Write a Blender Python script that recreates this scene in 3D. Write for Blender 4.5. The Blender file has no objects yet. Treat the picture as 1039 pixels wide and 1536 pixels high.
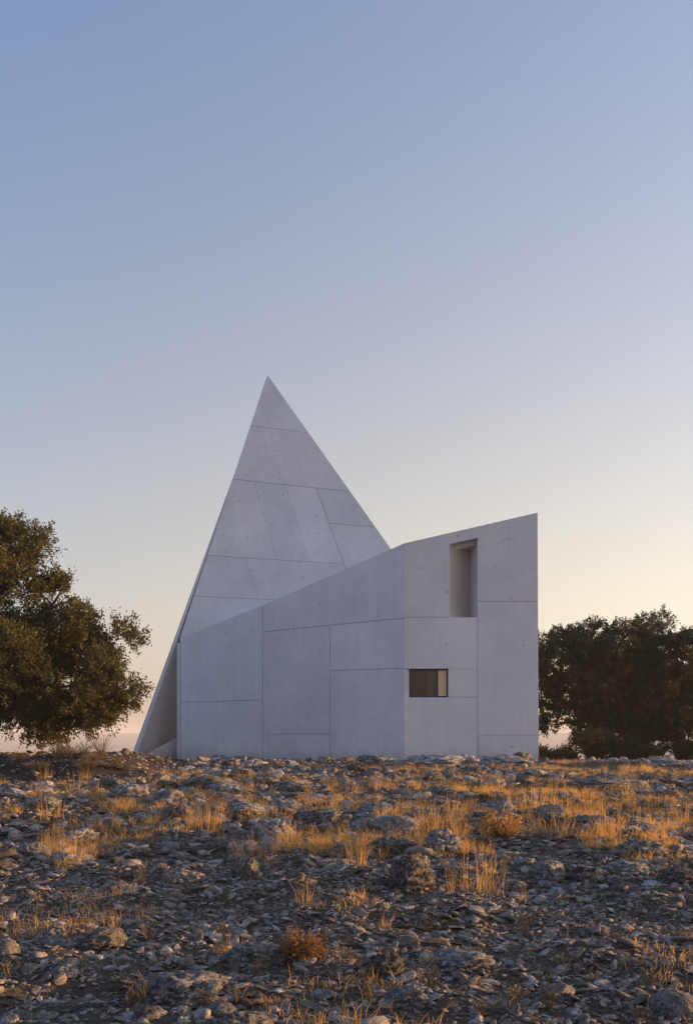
import bpy, bmesh, math, random
import numpy as np
from mathutils import Vector, Matrix, noise as mnoise
from mathutils.geometry import tessellate_polygon

S = bpy.context.scene
C = S.collection
R = math.radians

# ------------------------------------------------------------------ camera
F_PX, CX, HOR, EYE = 1400.0, 519.5, 1102.0, 1.6      # focal length / horizon in photo pixels, eye height
cam = bpy.data.cameras.new("camera")
cam_ob = bpy.data.objects.new("camera", cam)
C.objects.link(cam_ob)
cam.sensor_fit = 'VERTICAL'
cam.sensor_height = 24.0
cam.lens = F_PX / 1536.0 * 24.0
cam.shift_y = (HOR - 768.0) / 1536.0
cam.clip_start, cam.clip_end = 0.1, 30000.0
cam_ob.location = (0, 0, EYE)
cam_ob.rotation_euler = (R(90), 0, 0)
S.camera = cam_ob

# ------------------------------------------------------------------ light
SUN_AZ, SUN_EL = 80.0, 4.0                            # degrees clockwise from +Y (the view), above the horizon
w = bpy.data.worlds.new("World")
S.world = w
w.use_nodes = True
nt = w.node_tree
nt.nodes.clear()
sky = nt.nodes.new("ShaderNodeTexSky")
sky.sky_type = 'NISHITA'
sky.sun_disc = False
sky.sun_elevation = R(SUN_EL)
sky.sun_rotation = R(SUN_AZ)
sky.altitude = 600
sky.air_density = 1.6
sky.dust_density = 1.0
sky.ozone_density = 3.5
bg = nt.nodes.new("ShaderNodeBackground")
bg.inputs["Strength"].default_value = 0.15
wo = nt.nodes.new("ShaderNodeOutputWorld")
bw = nt.nodes.new("ShaderNodeRGBToBW")                 # milky evening air: the clear-sky colours at about half saturation
mw = nt.nodes.new("ShaderNodeMix"); mw.data_type = 'RGBA'; mw.inputs[0].default_value = 0.50
mt = nt.nodes.new("ShaderNodeMix"); mt.data_type = 'RGBA'; mt.blend_type = 'MULTIPLY'; mt.inputs[0].default_value = 1.0
mt.inputs[7].default_value = (0.655, 0.715, 0.91, 1)
nt.links.new(sky.outputs[0], bw.inputs[0]); nt.links.new(bw.outputs[0], mw.inputs[6]); nt.links.new(sky.outputs[0], mw.inputs[7])
nt.links.new(mw.outputs[2], mt.inputs[6]); # the sky's own low, warm after-glow: strongest towards the sun, fading with height
def wm(op, a, b=None):
    n = nt.nodes.new("ShaderNodeMath"); n.operation = op
    for i, v in enumerate((a, b)):
        if v is None: continue
        if isinstance(v, (int, float)): n.inputs[i].default_value = v
        else: nt.links.new(v, n.inputs[i])
    return n.outputs[0]
tcw = nt.nodes.new("ShaderNodeTexCoord")
sep = nt.nodes.new("ShaderNodeSeparateXYZ"); nt.links.new(tcw.outputs["Generated"], sep.inputs[0])
satz = nt.nodes.new("ShaderNodeMapRange"); nt.links.new(sep.outputs[2], satz.inputs[0])
satz.inputs[1].default_value, satz.inputs[2].default_value, satz.inputs[3].default_value, satz.inputs[4].default_value = 0.0, 0.6, 0.12, 0.88
nt.links.new(satz.outputs[0], mw.inputs[0])
cosphi = wm('ADD', wm('MULTIPLY', sep.outputs[0], math.sin(R(SUN_AZ))), wm('MULTIPLY', sep.outputs[1], math.cos(R(SUN_AZ))))
fall = wm('POWER', math.e, wm('MULTIPLY', wm('MAXIMUM', sep.outputs[2], 0.0), -1 / 0.6))
amt = wm('MULTIPLY', wm('MAXIMUM', wm('ADD', wm('MULTIPLY', cosphi, 1.6), 1.0), 0.0), fall)
mg = nt.nodes.new("ShaderNodeMix"); mg.data_type = 'RGBA'; mg.blend_type = 'MULTIPLY'; mg.inputs[0].default_value = 1.0
mg.inputs[6].default_value = (0.454, 0.275, 0.0, 1); nt.links.new(amt, mg.inputs[7])
ma = nt.nodes.new("ShaderNodeMix"); ma.data_type = 'RGBA'; ma.blend_type = 'ADD'; ma.inputs[0].default_value = 1.0
nt.links.new(mt.outputs[2], ma.inputs[6]); nt.links.new(mg.outputs[2], ma.inputs[7])
nt.links.new(ma.outputs[2], bg.inputs[0])
nt.links.new(bg.outputs[0], wo.inputs[0])

sun = bpy.data.lights.new("sun", 'SUN')
sun.energy = 2.2
sun.angle = R(0.5)
sun.color = (1.0, 0.56, 0.24)
sun_ob = bpy.data.objects.new("sun", sun)
C.objects.link(sun_ob)
sd = Vector((math.sin(R(SUN_AZ)) * math.cos(R(SUN_EL)), math.cos(R(SUN_AZ)) * math.cos(R(SUN_EL)), math.sin(R(SUN_EL))))
sun_ob.rotation_euler = sd.to_track_quat('Z', 'Y').to_euler()

S.view_settings.view_transform = 'Standard'
S.view_settings.look = 'None'
S.view_settings.exposure = 2.25
S.view_settings.gamma = 1.0
S.render.engine = 'CYCLES'
S.cycles.max_bounces = 6
S.cycles.diffuse_bounces = 3
S.cycles.transmission_bounces = 4
S.cycles.use_denoising = True

rng = np.random.default_rng(7)
random.seed(7)

# ------------------------------------------------------------------ helpers
def P(px, py, Y):
    """world point seen at photo pixel (px, py) at depth Y"""
    return Vector(((px - CX) * Y / F_PX, Y, EYE + (HOR - py) * Y / F_PX))

def hash2(ix, iy, seed):
    h = (ix.astype(np.int64) * 374761393 + iy.astype(np.int64) * 668265263 + seed * 1442695041) & 0xFFFFFFFF
    h = ((h ^ (h >> 13)) * 1274126177) & 0xFFFFFFFF
    return ((h ^ (h >> 16)) & 0xFFFF) / 65535.0

def vnoise(x, y, seed=0):
    x = np.asarray(x, float); y = np.asarray(y, float)
    ix, iy = np.floor(x), np.floor(y)
    fx, fy = x - ix, y - iy
    fx = fx * fx * (3 - 2 * fx); fy = fy * fy * (3 - 2 * fy)
    a, b = hash2(ix, iy, seed), hash2(ix + 1, iy, seed)
    c, d = hash2(ix, iy + 1, seed), hash2(ix + 1, iy + 1, seed)
    return (a + (b - a) * fx) * (1 - fy) + (c + (d - c) * fx) * fy

def sstep(a, b, v):
    t = np.clip((v - a) / (b - a), 0, 1)
    return t * t * (3 - 2 * t)

def terrain(x, y, rough=True):
    x = np.asarray(x, float); y = np.asarray(y, float)
    z = np.interp(y, [-60, -20, 0, 5, 28, 33, 45, 60], [-1.5, -0.6, -0.15, 0.0, 0.78, 0.66, 0.38, -0.6])
    lf = 1 - sstep(-6.4, -4.4, x)
    bank = sstep(21.4, 23.2, y) * (1 - sstep(26, 31, y)) * 0.34
    z = z + bank * lf
    dd = np.sqrt(np.maximum(0, y - 52) ** 2 + np.maximum(0, np.abs(x) - 60) ** 2 + np.maximum(0, -y - 25) ** 2)
    z = z - 48.0 * (1 - np.exp(-dd / 130.0))
    r = np.hypot(x, y)
    ang = np.arctan2(x, y)
    ridge = np.exp(-((r - 4200) / 1100.0) ** 2)
    z = z + ridge * (58 + 10 * (vnoise(ang * 9 + 40, r / 3000 + 5, 3) - .5) + 5 * (vnoise(ang * 40 + 40, r / 900, 9) - .5))
    if rough:
        near = np.exp(-(r / 60.0) ** 2)
        z = z + near * (0.14 * (vnoise(x / 1.7 + 50, y / 1.7 + 50, 1) - .5) + 0.10 * (vnoise(x / .55 + 50, y / .55 + 50, 2) - .5)
                        + 0.05 * (vnoise(x / .2 + 80, y / .2 + 80, 4) - .5))
    return z

def tz(x, y):
    return float(terrain(np.array([x]), np.array([y]))[0])

def gp(px, py):
    """ground point under a photo pixel"""
    lo, hi = 3.5, 33.0
    for _ in range(40):
        m = (lo + hi) / 2
        X = (px - CX) * m / F_PX
        zr = EYE + (HOR - py) * m / F_PX
        if zr > float(terrain(np.array([X]), np.array([m]), False)[0]): lo = m
        else: hi = m
    X = (px - CX) * lo / F_PX
    return X, lo, F_PX / lo

def mesh_np(name, verts, faces, nper=None):
    """faces: (n,k) int array"""
    me = bpy.data.meshes.new(name)
    verts = np.asarray(verts, np.float32); faces = np.asarray(faces, np.int32)
    n, k = faces.shape
    me.vertices.add(len(verts)); me.vertices.foreach_set("co", verts.ravel())
    me.loops.add(n * k); me.loops.foreach_set("vertex_index", faces.ravel())
    me.polygons.add(n)
    me.polygons.foreach_set("loop_start", np.arange(0, n * k, k, dtype=np.int32))
    me.update(calc_edges=True)
    return me

def link(name, me, mats, parent=None, loc=(0, 0, 0), smooth=False):
    o = bpy.data.objects.new(name, me)
    C.objects.link(o)
    for m in (mats if isinstance(mats, (list, tuple)) else [mats]):
        if m.name not in [q.name for q in me.materials if q]: me.materials.append(m)
    o.location = loc
    if parent: o.parent = parent
    if smooth: me.polygons.foreach_set("use_smooth", [True] * len(me.polygons))
    return o

def empty(name, loc):
    o = bpy.data.objects.new(name, None)
    o.empty_display_size = .3
    C.objects.link(o); o.location = loc
    return o

def tag(o, label, cat, group=None, kind=None):
    if label: o["label"] = label
    if cat: o["category"] = cat
    if group: o["group"] = group
    if kind: o["kind"] = kind
    return o

# ------------------------------------------------------------------ materials
class M:
    """tiny node-tree builder"""
    def __init__(s, name):
        s.m = bpy.data.materials.new(name); s.m.use_nodes = True
        s.t = s.m.node_tree; s.t.nodes.clear()
        s.out = s.t.nodes.new("ShaderNodeOutputMaterial")
        s.b = s.t.nodes.new("ShaderNodeBsdfPrincipled")
        s.t.links.new(s.b.outputs[0], s.out.inputs[0])
    def n(s, typ, **kw):
        n = s.t.nodes.new(typ)
        for k, v in kw.items():
            if k in n.inputs: n.inputs[k].default_value = v
            else: setattr(n, k, v)
        return n
    def l(s, a, b): s.t.links.new(a, b)
    def coord(s, kind="Object", scale=(1, 1, 1)):
        tc = s.n("ShaderNodeTexCoord"); mp = s.n("ShaderNodeMapping"); mp.inputs["Scale"].default_value = scale
        s.l(tc.outputs[kind], mp.inputs[0]); return mp.outputs[0]
    def noise(s, vec, scale, detail=6, rough=.6):
        n = s.n("ShaderNodeTexNoise"); n.inputs["Scale"].default_value = scale
        n.inputs["Detail"].default_value = detail; n.inputs["Roughness"].default_value = rough
        s.l(vec, n.inputs["Vector"]); return n.outputs["Fac"]
    def ramp(s, fac, stops):
        r = s.n("ShaderNodeValToRGB")
        e = r.color_ramp.elements
        while len(e) < len(stops): e.new(.5)
        for q, (p, c) in zip(e, stops): q.position = p; q.color = (c, c, c, 1) if isinstance(c, (int, float)) else (*c, 1)
        s.l(fac, r.inputs[0]); return r.outputs[0]
    def mix(s, fac, a, b, mode='MIX'):
        n = s.n("ShaderNodeMix", data_type='RGBA', blend_type=mode)
        for sock, v in ((n.inputs[0], fac), (n.inputs[6], a), (n.inputs[7], b)):
            if isinstance(v, bpy.types.NodeSocket): s.l(v, sock)
            elif isinstance(v, (int, float)): sock.default_value = v if sock.type == 'VALUE' else (v, v, v, 1)
            else: sock.default_value = (*v, 1)
        return n.outputs[2]
    def bump(s, h, strength=.3, dist=.02):
        b = s.n("ShaderNodeBump"); b.inputs["Strength"].default_value = strength; b.inputs["Distance"].default_value = dist
        s.l(h, b.inputs["Height"]); s.l(b.outputs[0], s.b.inputs["Normal"])
    def color(s, c):
        if isinstance(c, bpy.types.NodeSocket): s.l(c, s.b.inputs["Base Color"])
        else: s.b.inputs["Base Color"].default_value = (*c, 1)
    def rough(s, v): s.b.inputs["Roughness"].default_value = v; s.b.inputs["Specular IOR Level"].default_value = .3
    def translucent(s, col, fac):
        t = s.n("ShaderNodeBsdfTranslucent"); mx = s.n("ShaderNodeMixShader")
        mx.inputs[0].default_value = fac
        if isinstance(col, bpy.types.NodeSocket): s.l(col, t.inputs[0])
        else: t.inputs[0].default_value = (*col, 1)
        s.l(s.b.outputs[0], mx.inputs[1]); s.l(t.outputs[0], mx.inputs[2]); s.l(mx.outputs[0], s.out.inputs[0])

def concrete(name, tint=(0.735, 0.70, 0.705)):
    m = M(name)
    v = m.coord("Object")
    big = m.ramp(m.noise(v, .45, 4), [(.3, .88), (.7, 1.06)])
    mid = m.ramp(m.noise(v, 3.5, 6, .65), [(.3, .955), (.7, 1.03)])
    fine = m.ramp(m.noise(v, 45, 3, .7), [(.25, .93), (.6, 1.02)])
    streak = m.ramp(m.noise(m.coord("Object", (7, 7, .25)), 1.0, 4, .6), [(.3, .955), (.7, 1.02)])
    c = m.mix(1.0, tint, big, 'MULTIPLY'); c = m.mix(1.0, c, mid, 'MULTIPLY')
    c = m.mix(1.0, c, fine, 'MULTIPLY'); c = m.mix(1.0, c, streak, 'MULTIPLY')
    gi = m.n("ShaderNodeNewGeometry")
    c = m.mix(1.0, c, m.ramp(gi.outputs["Random Per Island"], [(0, (.93, .935, .94)), (.5, (.99, .98, .98)), (1, (1.04, 1.03, 1.04))]), 'MULTIPLY')
    # soil splash along the foot of the walls
    sx = m.n("ShaderNodeSeparateXYZ"); m.l(v, sx.inputs[0])
    hh = m.n("ShaderNodeMath", operation='MULTIPLY_ADD'); m.l(m.noise(v, 2.5, 6, .7), hh.inputs[0]); hh.inputs[1].default_value = -.9; m.l(sx.outputs[2], hh.inputs[2])
    c = m.mix(m.ramp(hh.outputs[0], [(0.0, .38), (.35, 0.0)]), c, (.34, .28, .22))
    m.color(c); m.rough(.75)
    m.bump(m.noise(v, 30, 5, .7), .12, .01)
    return m.m
CON = concrete("white_concrete")
CON_RAW = concrete("warm_skylit_concrete", (0.60, 0.53, 0.48))  # niche back: warm light reflected from the sky is tinted into the colour
m = M("cone_plug_mortar"); m.color((.25, .245, .25)); m.rough(.9); PLUG = m.m
m = M("shadow_gap_sealant"); m.color((.10, .10, .10)); m.rough(.9); GAP = m.m
m = M("dark_window_glass"); m.color((.018, .013, .010)); m.b.inputs["Roughness"].default_value = .06; GLASS = m.m
m = M("dark_metal_frame"); m.color((.035, .033, .031)); m.rough(.5); FRAME = m.m
m = M("warm_lit_lining")  # right window reveal: warm bounced light painted in as beige
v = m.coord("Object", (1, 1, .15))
m.color(m.ramp(m.noise(v, 30, 4), [(.3, (.74, .50, .28)), (.7, (.84, .60, .37))])); m.rough(.5); REVEAL_WARM = m.m

def rock_mat(name, island=False, dark=1.0, warm=(1, 1, 1)):
    m = M(name)
    v = m.coord("Object")
    if island:
        g = m.n("ShaderNodeNewGeometry"); rnd = g.outputs["Random Per Island"]
    else:
        g = m.n("ShaderNodeObjectInfo"); rnd = g.outputs["Random"]
    base = m.ramp(m.noise(v, 4.0 if not island else 9.0, 8, .65), [(.30, (.09 * dark, .08 * dark, .07 * dark)), (.5, (.26 * dark, .25 * dark, .24 * dark)), (.68, (.50 * dark, .49 * dark, .48 * dark))])
    tint = m.ramp(rnd, [(0, (.42, .36, .29)), (.35, (.80, .74, .66)), (.7, (1.05, 1.04, 1.06)), (.85, (1.25, 1.24, 1.25)), (1, (1.1, .92, .70))])
    c = m.mix(1.0, m.mix(1.0, base, warm, 'MULTIPLY'), tint, 'MULTIPLY')
    vo = m.n("ShaderNodeTexVoronoi", feature='DISTANCE_TO_EDGE'); vo.inputs["Scale"].default_value = 5 if not island else 14
    wv = m.n("ShaderNodeVectorMath", operation='ADD')
    nz = m.n("ShaderNodeTexNoise"); nz.inputs["Scale"].default_value = 3; m.l(v, nz.inputs["Vector"])
    m.l(v, wv.inputs[0]); m.l(nz.outputs["Color"], wv.inputs[1]); m.l(wv.outputs[0], vo.inputs["Vector"])
    crack = m.ramp(vo.outputs["Distance"], [(0, .22), (.075, 1.0)])
    c = m.mix(.75, c, m.mix(1.0, c, crack, 'MULTIPLY'))
    lich = m.ramp(m.noise(v, 11, 6, .7), [(.56, 0.0), (.64, 1.0)])
    c = m.mix(m.mix(.6, lich, lich), c, (.54, .54, .54), 'MIX') if not island else c
    m.color(c); m.rough(.85)
    h = m.mix(.5, m.noise(v, 14, 10, .75), crack)
    m.bump(h, 1.0 if not island else .6, .08 if not island else .015)
    return m.m
ROCK = rock_mat("weathered_limestone", False, 1.3)
ROCKS = rock_mat("limestone_rubble", True, 1.12)
GRAVEL = rock_mat("limestone_gravel", True, .88, (1.04, .97, .88))

m = M("stony_soil")
v = m.coord("Object")
c = m.ramp(m.noise(v, 2.2, 8, .7), [(.3, (.046, .032, .020)), (.55, (.090, .063, .039)), (.75, (.17, .127, .085))])
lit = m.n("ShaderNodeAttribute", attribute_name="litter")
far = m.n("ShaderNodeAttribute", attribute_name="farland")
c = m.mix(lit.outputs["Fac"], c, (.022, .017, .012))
c = m.mix(far.outputs["Fac"], c, (.10, .105, .07))
m.color(c); m.rough(.95)
m.bump(m.noise(v, 22, 8, .75), .8, .03)
SOIL = m.m

def leaf_mat(name, c0, c1, tr, fac=.35, island=True):
    m = M(name)
    g = m.n("ShaderNodeNewGeometry")
    c = m.ramp(g.outputs["Random Per Island"], [(0, c0), (1, c1)])
    m.color(c); m.rough(.6)
    m.translucent(tr, fac)
    return m.m
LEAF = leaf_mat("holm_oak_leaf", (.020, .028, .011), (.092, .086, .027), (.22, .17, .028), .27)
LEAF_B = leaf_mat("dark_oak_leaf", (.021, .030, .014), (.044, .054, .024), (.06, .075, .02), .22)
STRAW = leaf_mat("dry_grass_blade", (.48, .28, .085), (.84, .52, .18), (.74, .41, .11), .45)
STALK = leaf_mat("dry_weed_stalk", (.16, .11, .06), (.30, .21, .11), (.2, .13, .05), .2)
RUST = leaf_mat("rusty_dry_leaf", (.16, .075, .03), (.34, .17, .06), (.3, .14, .04), .3)
AMBER = leaf_mat("amber_dry_leaf", (.50, .26, .06), (.72, .42, .12), (.6, .32, .08), .4)
m = M("oak_bark"); v = m.coord("Object", (1, 1, .2))
m.color(m.ramp(m.noise(v, 14, 6), [(.3, (.035, .028, .022)), (.7, (.11, .095, .08))])); m.rough(.95)
m.bump(m.noise(v, 18, 6), .8, .03); BARK = m.m

# ------------------------------------------------------------------ ground sheet (one sheet, polar grid to the horizon)
def build_ground():
    front = np.radians(np.linspace(-33, 33, 620))
    rest = np.radians(np.linspace(33, 327, 150)[1:-1])
    ang = np.concatenate([front, rest])
    rad = np.concatenate([[.4, .8, 1.2, 1.6, 2.0], np.geomspace(2.4, 50, 330), np.geomspace(50, 9000, 150)[1:]])
    A, Rr = np.meshgrid(ang, rad)
    x, y = Rr * np.sin(A), Rr * np.cos(A)
    z = terrain(x, y)
    nr, na = x.shape
    v = np.stack([x.ravel(), y.ravel(), z.ravel()], 1)
    v = np.vstack([v, [[0, 0, tz(0, 0)]]])
    i = np.arange(nr - 1)[:, None] * na; j = np.arange(na)[None, :]; j2 = (j + 1) % na
    q = np.stack([i + j, i + j2, i + na + j2, i + na + j], -1).reshape(-1, 4)[:, ::-1]
    me = mesh_np("ground", v, q)
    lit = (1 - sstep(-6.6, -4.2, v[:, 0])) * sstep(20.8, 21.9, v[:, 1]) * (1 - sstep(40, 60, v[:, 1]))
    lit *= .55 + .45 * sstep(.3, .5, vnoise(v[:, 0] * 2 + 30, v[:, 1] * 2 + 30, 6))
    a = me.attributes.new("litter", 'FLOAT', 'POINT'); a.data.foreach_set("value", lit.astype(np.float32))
    a = me.attributes.new("farland", 'FLOAT', 'POINT'); a.data.foreach_set("value", sstep(60, 160, np.hypot(v[:, 0], v[:, 1])).astype(np.float32))
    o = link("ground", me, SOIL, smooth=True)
    tag(o, None, None, kind="structure")
build_ground()

# ------------------------------------------------------------------ chapel
BASE = Vector((0, 34, 0.3))
chapel = empty("chapel", BASE)
tag(chapel, "white concrete chapel with a tall pointed pyramid and a folded sloping wall", "chapel")

class Plane:
    """a wall plane: origin o, horizontal u, in-plane v (up), n towards the viewer"""
    def __init__(s, o, u, v):
        s.o, s.u, s.v = Vector(o), Vector(u).normalized(), Vector(v).normalized()
        s.n = s.u.cross(s.v).normalized()
        if s.n.y > 0: s.n = -s.n
    def hit(s, px, py):
        d = Vector(((px - CX) / F_PX, 1, (HOR - py) / F_PX)); e = Vector((0, 0, EYE))
        t = (s.o - e).dot(s.n) / d.dot(s.n)
        return e + d * t
    def uv(s, px, py):
        p = s.hit(px, py) - s.o
        return Vector((p.dot(s.u), p.dot(s.v)))
    def w(s, q, d): return s.o + s.u * q[0] + s.v * q[1] - s.n * d

def area2(p): return sum(p[i - 1][0] * p[i][1] - p[i][0] * p[i - 1][1] for i in range(len(p)))

def inset(poly, offs):
    """shrink a simple polygon by its own offset per edge (edge i: vertex i -> i+1)"""
    n = len(poly); sg = 1 if area2(poly) > 0 else -1
    out = []
    for i in range(n):
        p0, p1, p2 = poly[i - 1], poly[i], poly[(i + 1) % n]
        d1 = (p1 - p0).normalized(); d2 = (p2 - p1).normalized()
        n1 = Vector((-d1.y, d1.x)) * sg; n2 = Vector((-d2.y, d2.x)) * sg
        a, b = offs[i - 1], offs[i]
        cr = d1.x * d2.y - d1.y * d2.x
        if abs(cr) < 1e-3: out.append(p1 + n1 * max(a, b)); continue
        q1 = p1 + n1 * a; q2 = p1 + n2 * b
        t = ((q2.x - q1.x) * d2.y - (q2.y - q1.y) * d2.x) / cr
        out.append(q1 + d1 * t)
    return out

def on_outline(p, outl):
    for i in range(len(outl)):
        a, b = outl[i - 1], outl[i]
        ab = b - a
        t = max(0, min(1, (p - a).dot(ab) / ab.length_squared))
        if (a + ab * t - p).length < .03: return True
    return False

def extrude(bm, pl, loops, d0, d1, mi=0, bev=0.0):
    """solid between depths d0 (front) and d1; loops[0] outer, others holes"""
    tri = tessellate_polygon([[Vector((q[0], q[1], 0)) for q in lp] for lp in loops])
    flat = [q for lp in loops for q in lp]
    fr = [bm.verts.new(pl.w(q, d0)) for q in flat]
    bk = [bm.verts.new(pl.w(q, d1)) for q in flat]
    for t in tri:
        for vs in ([fr[k] for k in t], [bk[k] for k in t]):
            try: bm.faces.new(vs).material_index = mi
            except ValueError: pass
    k = 0
    for lp in loops:
        n = len(lp)
        for i in range(n):
            j = (i + 1) % n
            try: bm.faces.new((fr[k + i], fr[k + j], bk[k + j], bk[k + i])).material_index = mi
            except ValueError: pass
        k += n

def plug(bm, pl, q, r, d):
    vs = [bm.verts.new(pl.w(Vector((q.x + r * math.cos(a), q.y + r * math.sin(a))), d)) for a in [k * math.pi / 4 for k in range(8)]]
    bm.faces.new(vs).material_index = 1

def finish(name, bm, mats, parent=chapel, base=BASE):
    bmesh.ops.recalc_face_normals(bm, faces=bm.faces)
    for v in bm.verts: v.co -= base
    me = bpy.data.meshes.new(name); bm.to_mesh(me); bm.free()
    o = bpy.data.objects.new(name, me); C.objects.link(o)
    for q in mats: me.materials.append(q)
    if parent: o.parent = parent
    else: o.location = base
    return o

def wall(name, pl, outline, panels, holes=(), plugs=(), gap=.030, depth=.034, thick=.34, faint=(), parent=chapel):
    bm = bmesh.new()
    ol = [pl.uv(*q) for q in outline]
    hl = [[pl.uv(*q) for q in h] for h in holes]
    extrude(bm, pl, [inset(ol, [.004] * len(ol))] + hl, depth, thick)
    for f in bm.faces: f.material_index = 0
    for p in panels:
        pu = [pl.uv(*q) for q in p]
        offs = []
        for i in range(len(pu)):
            mid = (pu[i] + pu[(i + 1) % len(pu)]) / 2
            if on_outline(mid, ol) or any(on_outline(mid, h) for h in hl): offs.append(0.0)
            else:
                g = gap / 2
                for (ax, ay), (bx, by) in faint:
                    if on_outline(mid, [pl.uv(ax, ay), pl.uv(bx, by)]): g = .003
                offs.append(g)
        extrude(bm, pl, [inset(pu, offs)], 0.0, depth - .002)
    for q in plugs: plug(bm, pl, pl.uv(*q), .027, -.003)
    return finish(name, bm, [CON, PLUG, GAP], parent)

# right hand wall: square to the view
D0 = 30.0
cor = P(606, HOR, D0)
plR = Plane((cor.x, D0, 0), (1, 0, 0), (0, 0, 1))
rw = [(606, 815), (805.6, 769), (807.5, 1160), (606, 1160)]
niche = [(674, 816), (716, 806.5), (716, 926), (674, 926)]
win = [(608.5, 1003), (672, 1003), (672, 1046), (608.5, 1046)]
def RX(y): return 805.6 + (y - 769) * 1.9 / 391
wall("front_wall", plR, rw, [
    [(606, 815), (805.6, 769), (RX(902.5), 902.5), (716, 902.5), (716, 806.5), (674, 816), (674, 926), (606, 926)],
    [(606, 926), (674, 926), (716, 926), (716, 1003), (672, 1003), (608.5, 1003), (606, 1003)],
    [(672, 1003), (716, 1003), (716, 1046), (672, 1046)],
    [(606, 1003), (608.5, 1003), (608.5, 1046), (672, 1046), (716, 1046), (716, 1160), (606, 1160)],
    [(716, 902.5), (RX(902.5), 902.5), (RX(1103), 1103), (716, 1103)],
    [(716, 1103), (RX(1103), 1103), (807.5, 1160), (716, 1160)]],
    holes=[niche, win],
    faint=[((672, 1003), (716, 1003)), ((606, 1003), (608.5, 1003))],
    plugs=[(669, 967), (785, 967.5), (766, 897.5), (686, 804), (629, 852), (767, 1120), (671, 888), (741, 852)])

# left hand wall: folds back from the corner
dirL = Vector((-1760, 1400, 0)).normalized()
plL = Plane((cor.x, D0, 0), dirL, (0, 0, 1))
lw = [(271.5, 957), (394, 908), (606, 815), (606, 1160), (271.5, 1160)]
wall("side_wall", plL, lw, [
    [(271.5, 957), (394, 908), (394, 1050), (271.5, 1054)],
    [(271.5, 1054), (394, 1050), (394, 1160), (271.5, 1160)],
    [(394, 908), (606, 815), (606, 927.5), (495, 938), (394, 948)],
    [(394, 948), (495, 938), (495, 1006), (495, 1101.5), (394, 1101.5)],
    [(394, 1101.5), (495, 1101.5), (495, 1160), (394, 1160)],
    [(495, 938), (606, 927.5), (606, 1002.5), (495, 1006)],
    [(495, 1006), (606, 1002.5), (606, 1160), (495, 1160), (495, 1101.5)]],
    plugs=[(440, 937.5), (501.5, 932), (567, 924.5), (480, 977), (480, 1020), (422, 1024), (379, 1024), (341, 1026), (281, 1030),
           (502, 1019), (568, 1016), (379, 945), (341, 950), (400, 1025), (480, 906), (435, 1130), (530, 1130)])

# niche: wedge shaped in plan, its back panel splayed
def box_bm(bm, pts):
    vs = [bm.verts.new(p) for p in pts]
    for f in ((0, 1, 2, 3), (4, 5, 6, 7), (0, 1, 5, 4), (1, 2, 6, 5), (2, 3, 7, 6), (3, 0, 4, 7)):
        bm.faces.new([vs[k] for k in f])
def slab(name, quad, off, mat, parent=chapel):
    """thick slab from four points, thickness along off"""
    bm = bmesh.new(); box_bm(bm, [Vector(q) for q in quad] + [Vector(q) + Vector(off) for q in quad])
    return finish(name, bm, [mat], parent)
nl = plR.hit(674, 816); nr_ = plR.hit(716, 806.5); nb = plR.hit(716, 926)
Yb = 30.95
def at(px, py, Y): return P(px, py, Y)
xb = P(702, 0, Yb).x
ztl, ztr, zb = nl.z + .04, nr_.z + .04, nb.z - .02
zxb = ztl + (ztr - ztl) * .62
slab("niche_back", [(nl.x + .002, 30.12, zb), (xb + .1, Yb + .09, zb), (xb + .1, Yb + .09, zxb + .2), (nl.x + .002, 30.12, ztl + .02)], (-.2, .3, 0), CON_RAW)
slab("niche_reveal", [(nr_.x + .004, 30.36, zb - .1), (xb + .04, Yb + .1, zb - .1), (xb + .04, Yb + .1, zxb + .2), (nr_.x + .004, 30.36, ztr + .1)], (.3, .10, 0), CON)
bm = bmesh.new()
box_bm(bm, [(nl.x - .1, 30.36, ztl + .01), (nr_.x + .1, 30.36, ztr + .01), (nr_.x + .1, Yb + .3, ztr + .01), (nl.x - .1, Yb + .3, ztl + .01),
            (nl.x - .1, 30.36, ztl + .2), (nr_.x + .1, 30.36, ztr + .2), (nr_.x + .1, Yb + .3, ztr + .2), (nl.x - .1, Yb + .3, ztl + .2)])
finish("niche_soffit", bm, [CON])
bm = bmesh.new()
box_bm(bm, [(nl.x - .1, 30.36, zb - .01), (nr_.x + .1, 30.36, zb - .01), (nr_.x + .1, Yb + .3, zb - .01), (nl.x - .1, Yb + .3, zb - .01),
            (nl.x - .1, 30.36, zb - .2), (nr_.x + .1, 30.36, zb - .2), (nr_.x + .1, Yb + .3, zb - .2), (nl.x - .1, Yb + .3, zb - .2)])
finish("niche_sill", bm, [CON])

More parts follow.
